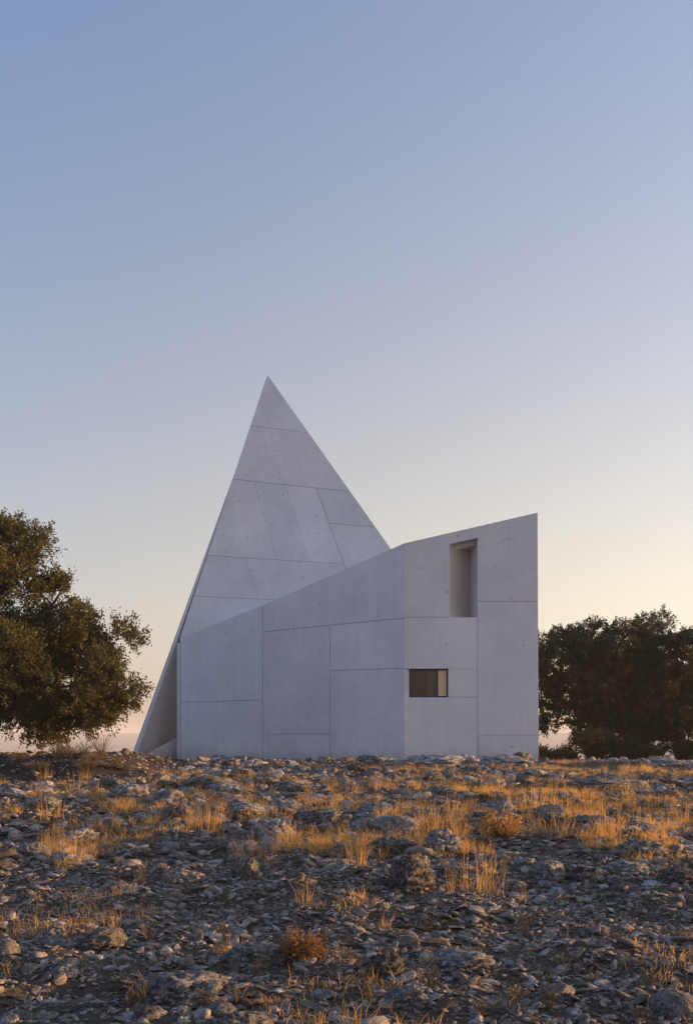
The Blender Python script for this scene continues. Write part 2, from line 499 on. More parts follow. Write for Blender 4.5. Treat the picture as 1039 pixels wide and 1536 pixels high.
# small window: dark frame and glass set back, warm-lit lining on the right
wt, wb_ = plR.hit(614, 1003), plR.hit(672, 1046)
window = empty("window", Vector((wt.x, 30.25, wb_.z)) - BASE); window.parent = chapel
WB = Vector((wt.x, 30.25, wb_.z))
yf = 30.12
x0, x1, z0, z1 = wt.x, wb_.x, wb_.z, wt.z
def bxw(name, a, b, mat):
    bm = bmesh.new()
    box_bm(bm, [(a[0], a[1], a[2]), (b[0], a[1], a[2]), (b[0], b[1], a[2]), (a[0], b[1], a[2]), (a[0], a[1], b[2]), (b[0], a[1], b[2]), (b[0], b[1], b[2]), (a[0], b[1], b[2])])
    return finish(name, bm, [mat], window, WB)
xm = x0 + (x1 - x0) * .745
bm = bmesh.new()
for a, b in (((x0 + .003, yf, z0 + .003), (xm, yf + .07, z0 + .05)), ((x0 + .003, yf, z1 - .05), (xm, yf + .07, z1 - .003)),
             ((x0 + .003, yf + .003, z0 + .05), (x0 + .045, yf + .067, z1 - .05)), ((xm - .045, yf + .003, z0 + .05), (xm, yf + .067, z1 - .05))):
    box_bm(bm, [(a[0], a[1], a[2]), (b[0], a[1], a[2]), (b[0], b[1], a[2]), (a[0], b[1], a[2]), (a[0], a[1], b[2]), (b[0], a[1], b[2]), (b[0], b[1], b[2]), (a[0], b[1], b[2])])
finish("frame", bm, [FRAME], window, WB)
wl = plR.hit(608.5, 1003)
slab("window_jamb", [(wl.x - .002, 30.02, z0 + .002), (x0 - .002, 30.13, z0 + .002), (x0 - .002, 30.13, z1 - .002), (wl.x - .002, 30.02, z1 - .002)], (-.015, .2, 0), CON)
xh = x0 + (xm - x0) * .56
m = M("brown_window_glass"); m.color((.045, .036, .030)); m.b.inputs["Roughness"].default_value = .12
bxw("pane", (x0 + .04, yf + .03, z0 + .045), (xh, yf + .04, z1 - .045), GLASS)
bxw("pane", (xh + .006, yf + .036, z0 + .045), (xm - .04, yf + .046, z1 - .045), m.m)
bxw("lining", (xm + .004, yf + .012, z0 + .05), (x1 - .05, yf + .06, z1 - .05), REVEAL_WARM)
bxw("handle", (x0 + .06, yf - .03, z0 + .36), (x0 + .13, yf + .002, z0 + .385), FRAME)
bxw("sill", (x0 - .02, yf + .01, z0 - .035), (x1 + .02, yf + .24, z0 - .002), FRAME)

bm = bmesh.new()
for line in ([(750.5, 814.5), (753, 812), (755, 810.8), (758, 810.2)], [(757, 811.5), (759.5, 808.5), (762, 807.6), (765, 808.2), (767.5, 810.5), (770, 811), (772.5, 809)], [(760.5, 805.8), (762.5, 808), (763.2, 809.5)], [(747, 815.5), (751, 814.2)]):
    q = [plR.uv(*p) for p in line]
    for a, b in zip(q, q[1:]):
        d = (b - a).normalized(); n_ = Vector((-d.y, d.x)) * .008
        bm.faces.new([bm.verts.new(plR.w(c, -.003)) for c in (a - n_, b - n_, b + n_, a + n_)])
m = M("faint_stain"); m.color((.42, .41, .42)); m.rough(.9)
finish("wall_mark", bm, [m.m])

# left end of the side wall: thin return with a shadow gap
eL = plL.hit(271.5, 957); zE = eL.z
eN = Vector((eL.x, eL.y, 0))
bm = bmesh.new()
u = dirL; nn = plL.n
a0 = eN + u * .05 + nn * -.02
box_bm(bm, [Vector((q.x, q.y, zz)) for zz in (0, zE - .18) for q in (a0, a0 + u * .20, a0 + u * .20 - nn * .6, a0 - nn * .6)])
finish("wall_return", bm, [CON])

# pyramid front face
hd = Vector((math.cos(R(3)), math.sin(R(3)), 0))
hn = Vector((hd.y, -hd.x, 0))                            # towards the viewer
LEAN = R(13)
p0 = P(270, 957, 37.6)
plF = Plane(p0, hd, -hn * math.sin(LEAN) + Vector((0, 0, 1)) * math.cos(LEAN))
def LE(y): return 401 - (y - 562) * .3316
def RE(y): return 401 + (y - 562) * .7077
def V1(y): return 474 + (y - 732) * .366
BOT = 1090
pf = [(401, 562), (RE(BOT), BOT), (300, BOT), (276, 1000), (LE(957), 957)]
wall("pyramid_wall", plF, pf, [
    [(401, 562), (RE(649.5), 649.5), (LE(638), 638)],
    [(LE(638), 638), (RE(649.5), 649.5), (RE(737.5), 737.5), (474, 732), (LE(718.5), 718.5)],
    [(LE(718.5), 718.5), (381, 722.5), (V1(846) - 101, 839.8), (LE(833), 833)],
    [(381, 722.5), (428, 727.3), (V1(846) - 51, 842.8), (V1(846) - 101, 839.8)],
    [(428, 727.3), (474, 732), (V1(785), 785), (V1(846), 846), (V1(846) - 51, 842.8)],
    [(474, 732), (RE(737.5), 737.5), (RE(790.5), 790.5), (V1(785), 785)],
    [(V1(785), 785), (RE(790.5), 790.5), (RE(960), 960), (V1(960), 960), (V1(907), 907), (V1(846), 846)],
    [(LE(833), 833), (367, 836.6), (390, 898.8), (LE(894), 894)],
    [(367, 836.6), (V1(846) - 101, 839.8), (V1(846), 846), (V1(907), 907), (390, 898.8)],
    [(LE(894), 894), (390, 898.8), (V1(907), 907), (V1(960), 960), (RE(960), 960), (RE(BOT), BOT), (300, BOT), (276, 1000), (LE(957), 957)]],
    gap=.022, depth=.03, thick=.4,
    faint=[((381, 722.5), (V1(846) - 101, 839.8)), ((428, 727.3), (V1(846) - 51, 842.8)), ((367, 836.6), (390, 898.8))],
    plugs=[(384, 648), (408.5, 652), (387, 673), (413, 676.5), (419, 708.5), (457, 680), (464, 712), (359, 752), (396, 738), (424, 743), (406, 787),
           (371, 807), (334.5, 803), (340, 828), (344, 849), (377, 855), (417, 860), (454, 866), (448, 844), (495, 850), (478, 800), (474, 773), (368, 837.5)])
# the other pyramid faces
apex = plF.hit(401, 563.5); bl = plF.hit(LE(BOT), BOT); br = plF.hit(RE(BOT), BOT)
bl.z = br.z = 0
ins = -plF.n * .06
bkp = Vector((apex.x + 2.5, apex.y + 7.0, 0))
bm = bmesh.new()
vs = [bm.verts.new(q) for q in (apex + ins, plF.hit(278, BOT) + ins, plF.hit(RE(BOT) - 1, BOT) + ins, bkp)]
for f in ((0, 1, 3), (0, 3, 2), (1, 2, 3), (0, 1, 2)): bm.faces.new([vs[k] for k in f])
finish("pyramid_flank", bm, [CON])

# leaning fin along the left edge of the pyramid
T = plF.hit(LE(700), 700)
def fin():
    bm = bmesh.new()
    o_b = P(193, 1146, 36.3); i_b = P(200.8, 1146, 36.3)
    To = plF.hit(LE(712) - .3, 712); Ti = plF.hit(LE(730) - .2, 730)
    back = Vector((1.15, 5.0, 0))
    tb = Vector((.05, .4, 0))
    v = [bm.verts.new(q) for q in (To, Ti, i_b, o_b, To + tb, Ti + tb, i_b + back, o_b + back)]
    for f in ((0, 1, 2, 3), (4, 5, 6, 7), (0, 1, 5, 4), (1, 2, 6, 5), (2, 3, 7, 6), (3, 0, 4, 7)):
        bm.faces.new([v[k] for k in f])
    return finish("fin", bm, [CON])
fin()
# low ramped wall between fin and side wall
bm = bmesh.new()
pa, pb = P(202, 1140, 36.55), P(272, 1104, 37.6)
dv = Vector((-.1, .3, 0))
lo = lambda q: Vector((q.x, q.y, 0))
box_bm(bm, [lo(pa), lo(pb), pb, pa, lo(pa) + dv, lo(pb) + dv, pb + dv, pa + dv])
finish("ramp_wall", bm, [CON])

# remaining walls and the roof of the low volume
Rr_ = plR.hit(805.6, 769); Cc = plR.hit(606, 815); Ll = plL.hit(271.5, 957)
sideR = [(Rr_.x - .02, 30.36, 0), (Rr_.x - .02, 41.5, 0), (Rr_.x - .02, 41.5, Rr_.z - .6), (Rr_.x - .02, 30.36, Rr_.z - .004)]
slab("end_wall", sideR, (-.3, 0, 0), CON)
bm = bmesh.new()
rv = [Vector((Rr_.x - .33, 30.34, Rr_.z - .3)), Vector((Cc.x, 30.4, Cc.z - .3)), Vector((Ll.x + .3, Ll.y + .3, Ll.z - .3)), Vector((Rr_.x - .33, 41.4, Rr_.z - .9))]
t_ = [bm.verts.new(q) for q in rv]; b_ = [bm.verts.new(q - Vector((0, 0, .25))) for q in rv]
for L in (t_, b_):
    bm.faces.new((L[0], L[1], L[3])); bm.faces.new((L[1], L[2], L[3]))
for i in range(4): bm.faces.new((t_[i - 1], t_[i], b_[i], b_[i - 1]))
finish("roof", bm, [CON])

# ------------------------------------------------------------------ rocks
def rock_variant(seed, sub, flat, craggy, strata):
    bm = bmesh.new()
    bmesh.ops.create_icosphere(bm, subdivisions=sub, radius=1)
    rs = random.Random(seed)
    planes = []
    for _ in range(rs.randint(9, 14) if sub > 3 else rs.randint(6, 9)):
        n = Vector((rs.gauss(0, 1), rs.gauss(0, 1), rs.gauss(0, .8))).normalized()
        planes.append((n, rs.uniform(.62, .98) if sub > 3 else rs.uniform(.30, .75)))
    off = Vector((rs.uniform(0, 50),) * 3)
    for v in bm.verts:
        d = v.co.normalized(); r = 1.0
        for n, k in planes:
            c = d.dot(n)
            if c > .05: r = min(r, k / c)
        if craggy:
            r += craggy * (mnoise.fractal(d * 2.2 + off, .8, 2.1, 6) * .6)
            r -= craggy * .8 * max(0, mnoise.ridged_multi_fractal(d * 3.0 + off, .9, 2.0, 4, 1.0, 2.0) - 1.1)
        p = d * r
        if strata:
            h = p.z * 7 + mnoise.noise(p * 1.3 + off) * 2.0
            s = 1 - strata * (0.5 + .5 * math.sin(h * 2.4)) ** 3
            p.x *= s; p.y *= s
        p.z *= flat
        v.co = p
    return bm

ROCK_KINDS = []
for i, (flat, craggy, strata) in enumerate([(.5, .22, .0), (.42, .30, .10), (.34, .2, .12), (.62, .26, .0), (.45, .34, .14), (.3, .24, .08), (.55, .3, .12), (.75, .16, .0), (.4, .38, .1), (.5, .28, .16)]):
    bm = rock_variant(100 + i, 5 if i < 10 else 4, flat, craggy, strata)
    me = bpy.data.meshes.new("rock"); bm.to_mesh(me); bm.free()
    me.materials.append(ROCK)
    me.polygons.foreach_set("use_smooth", [True] * len(me.polygons))
    ROCK_KINDS.append(me)
HALF = []
for me in ROCK_KINDS:
    c = np.empty(len(me.vertices) * 3, np.float32); me.vertices.foreach_get("co", c); c = c.reshape(-1, 3)
    HALF.append((float(np.abs(c[:, 0]).max()), float(c[:, 2].max()), float(c[:, 2].min())))

ROCK_SPOTS = []          # for keeping other rocks clear
def put_rock(k, x, y, wid, hei, rot, label, group=None, sink=.25, tilt=(0, 0)):
    o = bpy.data.objects.new("rock", ROCK_KINDS[k]); C.objects.link(o)
    hx, zt, zb = HALF[k]
    s = wid / (2 * hx)
    sz = max(.35 * s, min(1.9 * s, hei / (zt - zb * (1 - 2 * sink))))
    o.scale = (s, s * .85, sz)
    o.rotation_euler = (tilt[0], tilt[1], rot)
    o.location = (x, y, tz(x, y) - zb * sz * (1 - 2 * sink) - .03)
    tag(o, label, "rock", group)
    ROCK_SPOTS.append((x, y, wid / 2))
    return o

# rocks one can pick out in the photograph: x, foot y, width, height (photo pixels), kind, label
NAMED = [
    (568, 1150, 72, 22, 1, "rugged grey outcrop right below the folded corner of the chapel"),
    (655, 1149, 88, 19, 8, "low wide outcrop under the small dark window of the chapel"),
    (760, 1148, 84, 15, 4, "broken low outcrop under the chapel wall beside its right end"),
    (305, 1182, 92, 24, 2, "long low slab of grey limestone in front of the left chapel wall"),
    (196, 1198, 60, 28, 4, "pale knobbly boulder in front of the leaning concrete fin"),
    (252, 1202, 52, 26, 0, "smooth rounded grey boulder just right of the knobbly pale one"),
    (264, 1236, 50, 30, 6, "grey boulder fringed with golden grass on the left of the slope"),
    (408, 1262, 66, 36, 9, "layered dark grey rock below the chapel's side wall"),
    (278, 1318, 62, 26, 5, "flat tilted grey slab with a pointed left end amid the slope"),
    (108, 1322, 56, 22, 2, "pale flat rock among grass tufts near the left edge"),
    (368, 1312, 42, 32, 3, "angular block with a right face catching the sun"),
    (666, 1284, 52, 40, 6, "cracked blue grey rock left of the amber bush"),
    (756, 1226, 34, 28, 7, "upright dark boulder standing behind the amber bush"),
    (826, 1228, 44, 22, 1, "low grey rock in the grass right of the upright dark boulder"),
    (590, 1282, 70, 26, 8, "pitted grey rock in the middle of the slope"),
    (618, 1340, 64, 56, 4, "tall craggy rock cluster in the middle of the gravel edge"),
    (152, 1424, 66, 34, 0, "smooth domed blue grey boulder in the lower left foreground"),
    (92, 1430, 50, 28, 1, "rough dark rock left of the smooth domed boulder"),
    (100, 1476, 40, 22, 6, "split grey stone below the smooth domed boulder"),
    (388, 1448, 88, 36, 8, "pale ragged boulder beside the rust brown thorn shrub"),
    (575, 1470, 56, 34, 9, "jagged pale outcrop piece at the lower centre of the gravel"),
    (690, 1452, 84, 26, 5, "long thin ledge of pale rock in the lower centre foreground"),
    (608, 1512, 62, 34, 4, "white streaked rock at the bottom centre of the foreground"),
    (836, 1494, 54, 32, 3, "squat pale boulder in the foreground right of the long ledge"),
    (1008, 1508, 68, 42, 7, "largest rounded boulder in the bottom right corner"),
    (1018, 1330, 54, 24, 2, "flat pale rock against the right edge of the slope"),
    (820, 1318, 50, 34, 1, "dark rock with a warm lit edge on the right of the slope"),
    (1003, 1148, 66, 14, 0, "smooth low rock on the crest before the right hand oak"),
    (10, 1448, 36, 36, 7, "pale grey rock cut by the left edge of the foreground"),
    (36, 1534, 34, 24, 3, "small yellowish rock at the bottom left corner"),
    (888, 1402, 52, 24, 6, "pitted dark rock on the right of the gravel"),
    (960, 1290, 70, 30, 9, "layered rock among grass on the far right of the slope"),
    (440, 1190, 74, 20, 5, "flat grey ledge in front of the middle of the side wall"),
    (60, 1220, 58, 22, 6, "rough pale rock below the dark bank on the left"),
    (900, 1180, 90, 16, 2, "long flat ledge below the right hand oak"),
    (480, 1235, 60, 26, 1, "grey rock in the centre of the upper slope"),
]
for (px, py, wp, hp, k, lab) in NAMED:
    x, y, s = gp(px, py)
    put_rock(k, x, y, wp / s * 1.18, hp / s * 1.0, random.uniform(-.5, .5) + (math.pi if random.random() < .5 else 0), lab, tilt=(random.uniform(-.1, .1), random.uniform(-.12, .12)))

def scatter_rocks(n_ind, n_all):
    cand = []
    tries = 0
    while len(cand) < n_all and tries < 60000:
        tries += 1
        y = 4.6 + 26 * random.random() ** .8
        x = random.uniform(-1, 1) * (y * .42 + 2.0) if len(cand) < 2000 else random.choice((-1, 1)) * (y * .40 + random.uniform(1, 8))
        den = float(vnoise(np.array([x / 2.3 + 90]), np.array([y / 2.3 + 90]), 12)[0])
        near = 1 - min(1, max(0, (y - 8) / 4))
        if den < .36 + .16 * near: continue
        wid = random.lognormvariate(math.log(.28 if y > 10 else .17), .5)
        wid = min(1.1, max(.10, wid))
        if any((x - a) ** 2 + (y - b) ** 2 < (c * .75 + wid * .35) ** 2 for a, b, c in ROCK_SPOTS): continue
        # keep clear of the chapel
        if x < -4.4 and y > 20.5: continue
        if y > 29.4 and x > 1.4: continue
        if y > 29.6 + (1.85 - x) * .79 and x < 2: continue
        ROCK_SPOTS.append((x, y, wid / 2))
        cand.append((x, y, wid))
    inview = [c for c in cand if abs(c[0]) < c[1] * .371 + c[2] / 2 and EYE * F_PX / c[1] > 0]
    inview.sort(key=lambda c: -c[2] / c[1])
    ind = inview[:n_ind]; iset = set(id(c) for c in ind)
    rest = [c for c in cand if id(c) not in iset]
    for x, y, wid in ind:
        k = random.choice([0, 1, 2, 4, 5, 6, 8, 9, 1, 4, 8, 3])
        put_rock(k, x, y, wid, wid * random.uniform(.18, .42), random.uniform(0, 6.28),
                 "rough grey limestone rock half sunk in the stony slope among gravel and dry grass",
                 "limestone rocks strewn over the slope", tilt=(random.uniform(-.2, .2), random.uniform(-.2, .2)))
        ROCK_SPOTS.pop()
    return rest
rest_rocks = scatter_rocks(260, 2700)

def variant_arrays(n, sub, seed, flat0, craggy):
    out = []
    for i in range(n):
        bm = rock_variant(seed + i, sub, random.uniform(*flat0), craggy, 0)
        bm.verts.ensure_lookup_table()
        out.append((np.array([v.co[:] for v in bm.verts]), np.array([[v.index for v in f.verts] for f in bm.faces])))
        bm.free()
    return out

def scatter_mesh(name, var, pts, mat, smooth=False):
    """pts: list of (x, y, size, sink)"""
    V, Fc, base = [], [], 0
    pts = np.asarray(pts)
    zs = terrain(pts[:, 0], pts[:, 1])
    for (x, y, s, sink), z in zip(pts, zs):
        v, f = var[rng.integers(len(var))]
        a = rng.uniform(0, 6.283); tx, ty = rng.normal(0, .22, 2)
        ca, sa = math.cos(a), math.sin(a)
        sx, sy, sz = s * rng.uniform(.9, 1.7), s * rng.uniform(.55, 1.05), s * rng.uniform(.7, 1.2)
        p = v * (sx, sy, sz)
        p = np.stack([p[:, 0] * ca - p[:, 1] * sa, p[:, 0] * sa + p[:, 1] * ca, p[:, 2] + p[:, 0] * tx + p[:, 1] * ty], 1)
        p += (x, y, z + s * sink)
        V.append(p); Fc.append(f + base); base += len(v)
    me = mesh_np(name, np.vstack(V), np.vstack(Fc))
    return link(name, me, mat, smooth=smooth)

o = scatter_mesh("rock_rubble", variant_arrays(8, 4, 300, (.35, .6), .28), [(x, y, wd / 2, .08) for x, y, wd in rest_rocks], ROCKS, True)
tag(o, "many smaller grey limestone rocks scattered over the whole slope", "rocks", kind="stuff")

def gravel_pts(n, y0, y1, size, spread, thr, half=.42, extra=1.2, inner=-1.0):
    out = []
    while len(out) < n:
        m_ = 20000
        y = y0 + (y1 - y0) * rng.random(m_)
        x = (rng.random(m_) * 2 - 1) * (y1 * half + extra)
        keep = (np.abs(x) < y * half + extra) & (np.abs(x) > (y * half + inner if inner > 0 else -1))
        den = vnoise(x / 1.4 + 20, y / 1.4 + 20, 21)
        keep &= den + rng.random(m_) * .5 > thr
        keep &= ~((x < -4.7) & (y > 20.9) & (rng.random(m_) < .55))
        keep &= ~((y > 29.3) & (x > 1.4)) & ~((y > 29.5 + (1.85 - x) * .79))
        for a, b in zip(x[keep], y[keep]):
            out.append((a, b, min(size * 3.2, rng.lognormal(math.log(size), spread)), rng.uniform(.0, .22)))
            if len(out) >= n: break
    return out
o = scatter_mesh("gravel", variant_arrays(18, 3, 500, (.2, .55), .10),
                 gravel_pts(22000, 3.6, 10.5, .0245, .48, .10) + gravel_pts(16000, 3.6, 10.5, .016, .3, .0) + gravel_pts(800, 3.6, 10.5, .055, .35, .4), GRAVEL)
tag(o, "loose flat grey stones covering the foreground", "gravel", kind="stuff")
o = scatter_mesh("gravel", variant_arrays(12, 2, 540, (.22, .5), .10),
                 gravel_pts(19000, 10.0, 30, .042, .5, .36) + gravel_pts(1800, 10, 30, .09, .35, .5) + gravel_pts(17000, 1.5, 31, .048, .5, .36, extra=8.0, inner=1.2), GRAVEL)
tag(o, "loose grey stones between the rocks and grass further up the slope", "gravel", kind="stuff")

# ------------------------------------------------------------------ grass
def blades(n, radius, hmin, hmax, width, lean, seed, head=.0):
    """tuft of n bent blades, each a tapered three segment strip; returns verts, tris"""
    r_ = np.random.default_rng(seed)
    a = r_.uniform(0, 2 * np.pi, n); rr = radius * np.sqrt(r_.random(n)) * .8
    bx, by = rr * np.cos(a), rr * np.sin(a)
    h = r_.uniform(hmin, hmax, n) * (1 - .35 * rr / max(radius, 1e-6))
    la = a + r_.normal(0, .9, n); lm = np.abs(r_.normal(lean, lean * .7, n)); lm = np.where(r_.random(n) < .16, lm * 2.6 + .25, lm); h = h * np.where(r_.random(n) < .35, r_.uniform(.35, .8, n), 1)
    dx, dy = np.cos(la), np.sin(la)
    fa = r_.uniform(0, np.pi, n); wx, wy = np.cos(fa), np.sin(fa)
    V = []
    for t, wf in ((0, 1), (.4, .8), (.75, .55)):
        cx = bx + dx * lm * h * t ** 2; cy = by + dy * lm * h * t ** 2; cz = h * t * (1 - .15 * lm * t) - .03 * (t == 0)
        ww = width * wf * .5
        V.append(np.stack([cx - wx * ww, cy - wy * ww, cz], 1)); V.append(np.stack([cx + wx * ww, cy + wy * ww, cz], 1))
    V.append(np.stack([bx + dx * lm * h, by + dy * lm * h, h * (1 - .15 * lm)], 1))
    V = np.stack(V, 1).reshape(-1, 3)
    i = np.arange(n)[:, None] * 7
    F = np.concatenate([i + np.array([[0, 1, 3]]), i + np.array([[0, 3, 2]]), i + np.array([[2, 3, 5]]), i + np.array([[2, 5, 4]]), i + np.array([[4, 5, 6]])], 0)
    return V, F

TUFTS = []
for k in range(10):
    v, f = blades([40, 60, 34, 85, 46, 26, 64, 38, 75, 50][k], [.10, .2, .09, .26, .14, .07, .22, .12, .24, .16][k], .08, [.36, .42, .30, .46, .52, .34, .4, .46, .38, .5][k], .0042, .24, 900 + k)
    me = mesh_np("grass_tuft", v, f); me.materials.append(STRAW); TUFTS.append(me)

def put_tuft(k, x, y, s, sh, label, group=None):
    o = bpy.data.objects.new("grass_tuft", TUFTS[k]); C.objects.link(o)
    o.location = (x, y, tz(x, y) - .01); o.rotation_euler = (0, 0, random.uniform(0, 6.28)); o.scale = (s, s, s * sh)
    return tag(o, label, "grass tuft", group)

T_NAMED = [
    (68, 1170, .9, 1.3, 3, "tall golden tuft standing before the dark bank at the left"),
    (130, 1172, .9, 1.3, 8, "second tall golden tuft before the dark bank further right"),
    (105, 1304, .7, .9, 3, "wide golden tuft behind the pale flat rock near the left edge"),
    (188, 1336, .7, .8, 8, "bushy straw tuft beside the tilted flat slab"),
    (310, 1246, 1.2, 1.2, 3, "large golden tuft in front of the left chapel wall"),
    (536, 1306, 1.0, 1.0, 4, "lone orange tuft on the gravel edge in mid slope"),
    (700, 1340, 1.05, 1.2, 3, "tallest thick golden clump at the front of the grassy patch"),
    (735, 1342, 1.0, 1.0, 1, "golden tuft touching the right of the thickest clump"),
    (578, 1398, .75, .8, 5, "small isolated tuft on bare gravel in the lower centre"),
    (848, 1402, .75, .7, 5, "small isolated tuft on the gravel at the lower right"),
    (455, 1366, .9, .9, 7, "thin straw tuft on the gravel left of centre"),
    (890, 1462, .5, .6, 2, "tiny orange tuft behind a foreground stone at the lower right"),
]
for px, py, s, sh, k, lab in T_NAMED:
    x, y, _ = gp(px, py); put_tuft(k, x, y, s, sh, lab)

# where grass grows thickest (photo pixels): centre, spread
PATCH = [(700, 1190, 110, 22, 60), (860, 1190, 90, 20, 26), (900, 1250, 120, 26, 26), (700, 1240, 90, 24, 50), (520, 1430, 400, 55, 26), (300, 1235, 90, 20, 26), (90, 1290, 80, 24, 10), (200, 1320, 60, 16, 5),
         (420, 1200, 90, 16, 14), (500, 1210, 60, 20, 12), (100, 1215, 90, 20, 12), (380, 1280, 60, 16, 10), (720, 1330, 70, 18, 12), (1010, 1240, 50, 40, 12), (450, 1350, 60, 20, 6), (560, 1200, 80, 18, 12), (20, 1300, 30, 30, 6)]
n_t = 0
for cx, cy, sx, sy, n in PATCH:
    for _ in range(n):
        px, py = random.gauss(cx, sx * .95), random.gauss(cy, sy * .85)
        if py < 1156: continue
        x, y, _s = gp(px, py)
        if y > 28.5 or n_t >= 288 or (x < -4.6 and y > 20.6): continue
        n_t += 1
        put_tuft(random.randrange(10), x, y, random.lognormvariate(math.log(.74), .36) * (.42 if y < 9 else .7 if y < 10.5 else 1), random.uniform(.7, 1.2),
                 "golden tuft of dry upright grass growing in a patch between the rocks", "dry grass tufts over the slope")

def grass_stuff():
    V, F, base = [], [], 0
    n = 0
    while n < 5400:
        y = 4.2 + 25.5 * rng.random(); x = (rng.random() * 2 - 1) * (y * .42 + 1) if n < 4300 else rng.choice((-1, 1)) * (y * .42 + rng.uniform(1, 8))
        if (y > 29.3 and x > 1.4) or (x < -4.6 and y > 20.6): continue
        den = vnoise(np.array([x / 1.1 + 70]), np.array([y / 1.6 + 70]), 33)[0]
        if den < (.58 if y > 11 else .57) + max(0, y - 19) * .012 - (.13 if .5 < x < 8.5 and 11 < y < 25 else 0): continue
        n += 1
        small = y < 10
        v, f = blades(int(rng.integers(3, 9)) if small else int(rng.integers(10, 34)), rng.uniform(.03, .11), .05, rng.uniform(.08, .2) if small else rng.uniform(.14, .30), .0042 if small else .005, .5, int(rng.integers(1e9)))
        v = v + (x, y, tz(x, y))
        V.append(v); F.append(f + base); base += len(v)
    me = mesh_np("dry_grass", np.vstack(V), np.vstack(F))
    o = link("dry_grass", me, STRAW)
    tag(o, "sparse low dry grass between the stones", "grass", kind="stuff")
grass_stuff()

# ------------------------------------------------------------------ trees
def tube(bm, pts, radii, seg=7):
    rings = []
    for i, (p, r) in enumerate(zip(pts, radii)):
        p = Vector(p)
        d = (Vector(pts[min(i + 1, len(pts) - 1)]) - Vector(pts[max(i - 1, 0)])).normalized()
        a = d.orthogonal().normalized(); b = d.cross(a)
        rings.append([bm.verts.new(p + (a * math.cos(t) + b * math.sin(t)) * r) for t in [k * 2 * math.pi / seg for k in range(seg)]])
    for r0, r1 in zip(rings, rings[1:]):
        # match the start so rings do not twist
        best = min(range(seg), key=lambda s: (r1[s].co - r0[0].co).length)
        r1[:] = r1[best:] + r1[:best]
        for k in range(seg): bm.faces.new((r0[k], r0[(k + 1) % seg], r1[(k + 1) % seg], r1[k]))

def leaves(centres, normals, size, r_):
    n = len(centres)
    d = r_.normal(size=(n, 3)) * .8 + normals; d /= np.linalg.norm(d, axis=1)[:, None]
    s = np.cross(d, r_.normal(size=(n, 3))); s /= np.linalg.norm(s, axis=1)[:, None]
    up = np.cross(s, d)
    L = size * r_.uniform(.7, 1.3, n)[:, None]
    v = np.stack([centres, centres + d * L * .5 + s * L * .24 + up * L * .06, centres + d * L, centres + d * L * .5 - s * L * .24 + up * L * .06], 1).reshape(-1, 3)
    f = np.arange(n * 4).reshape(-1, 4)
    return v, f

def crown_points(lobes, n_sprig, per, size, r_, spr=.42, clump=1.0):
    """lobes: (centre, rx, ry, rz); sprigs sit on broken sub-lobes, leaves run along each sprig"""
    Vs, Fs, base = [], [], 0
    vol = np.array([a[1] * a[2] + a[2] * a[3] + a[1] * a[3] for a in lobes]); cnt = (n_sprig * vol / vol.sum()).astype(int)
    for (c, rx, ry, rz), n in zip(lobes, cnt):
        c = np.array(c)
        # sub clumps on the lobe's shell
        k = max(5, int(14 * (rx * rz) ** .7))
        u = r_.normal(size=(k, 3)); u /= np.linalg.norm(u, axis=1)[:, None]
        sc = c + u * np.array([rx, ry, rz]) * r_.uniform(.45, .86, k)[:, None]
        sr = clump * r_.uniform(.22, .42, k) * (rx * ry * rz) ** (1 / 3)
        w_ = sr ** 2; idx = r_.choice(k, n, p=w_ / w_.sum())
        q = r_.normal(size=(n, 3)); q /= np.linalg.norm(q, axis=1)[:, None]
        rad = sr[idx] * r_.uniform(.35, 1.0, n) ** .5
        p = sc[idx] + q * rad[:, None]
        out = (p - c) / np.array([rx, ry, rz]); out = out / (np.linalg.norm(out, axis=1)[:, None] + 1e-6)
        sd_ = out * .8 + q * .5 + r_.normal(size=(n, 3)) * .45 + np.array([0, 0, .35]); sd_ /= np.linalg.norm(sd_, axis=1)[:, None]
        ln = spr * r_.uniform(.35, 1.15, n) ** 1.3
        t = r_.random((n, per))
        cen = p[:, None, :] + sd_[:, None, :] * (ln[:, None] * t)[..., None] + r_.normal(size=(n, per, 3)) * .045
        nor = np.repeat(sd_[:, None, :], per, 1)
        v, f = leaves(cen.reshape(-1, 3), nor.reshape(-1, 3), size, r_)
        Vs.append(v); Fs.append(f + base); base += len(v)
    return np.vstack(Vs), np.vstack(Fs)

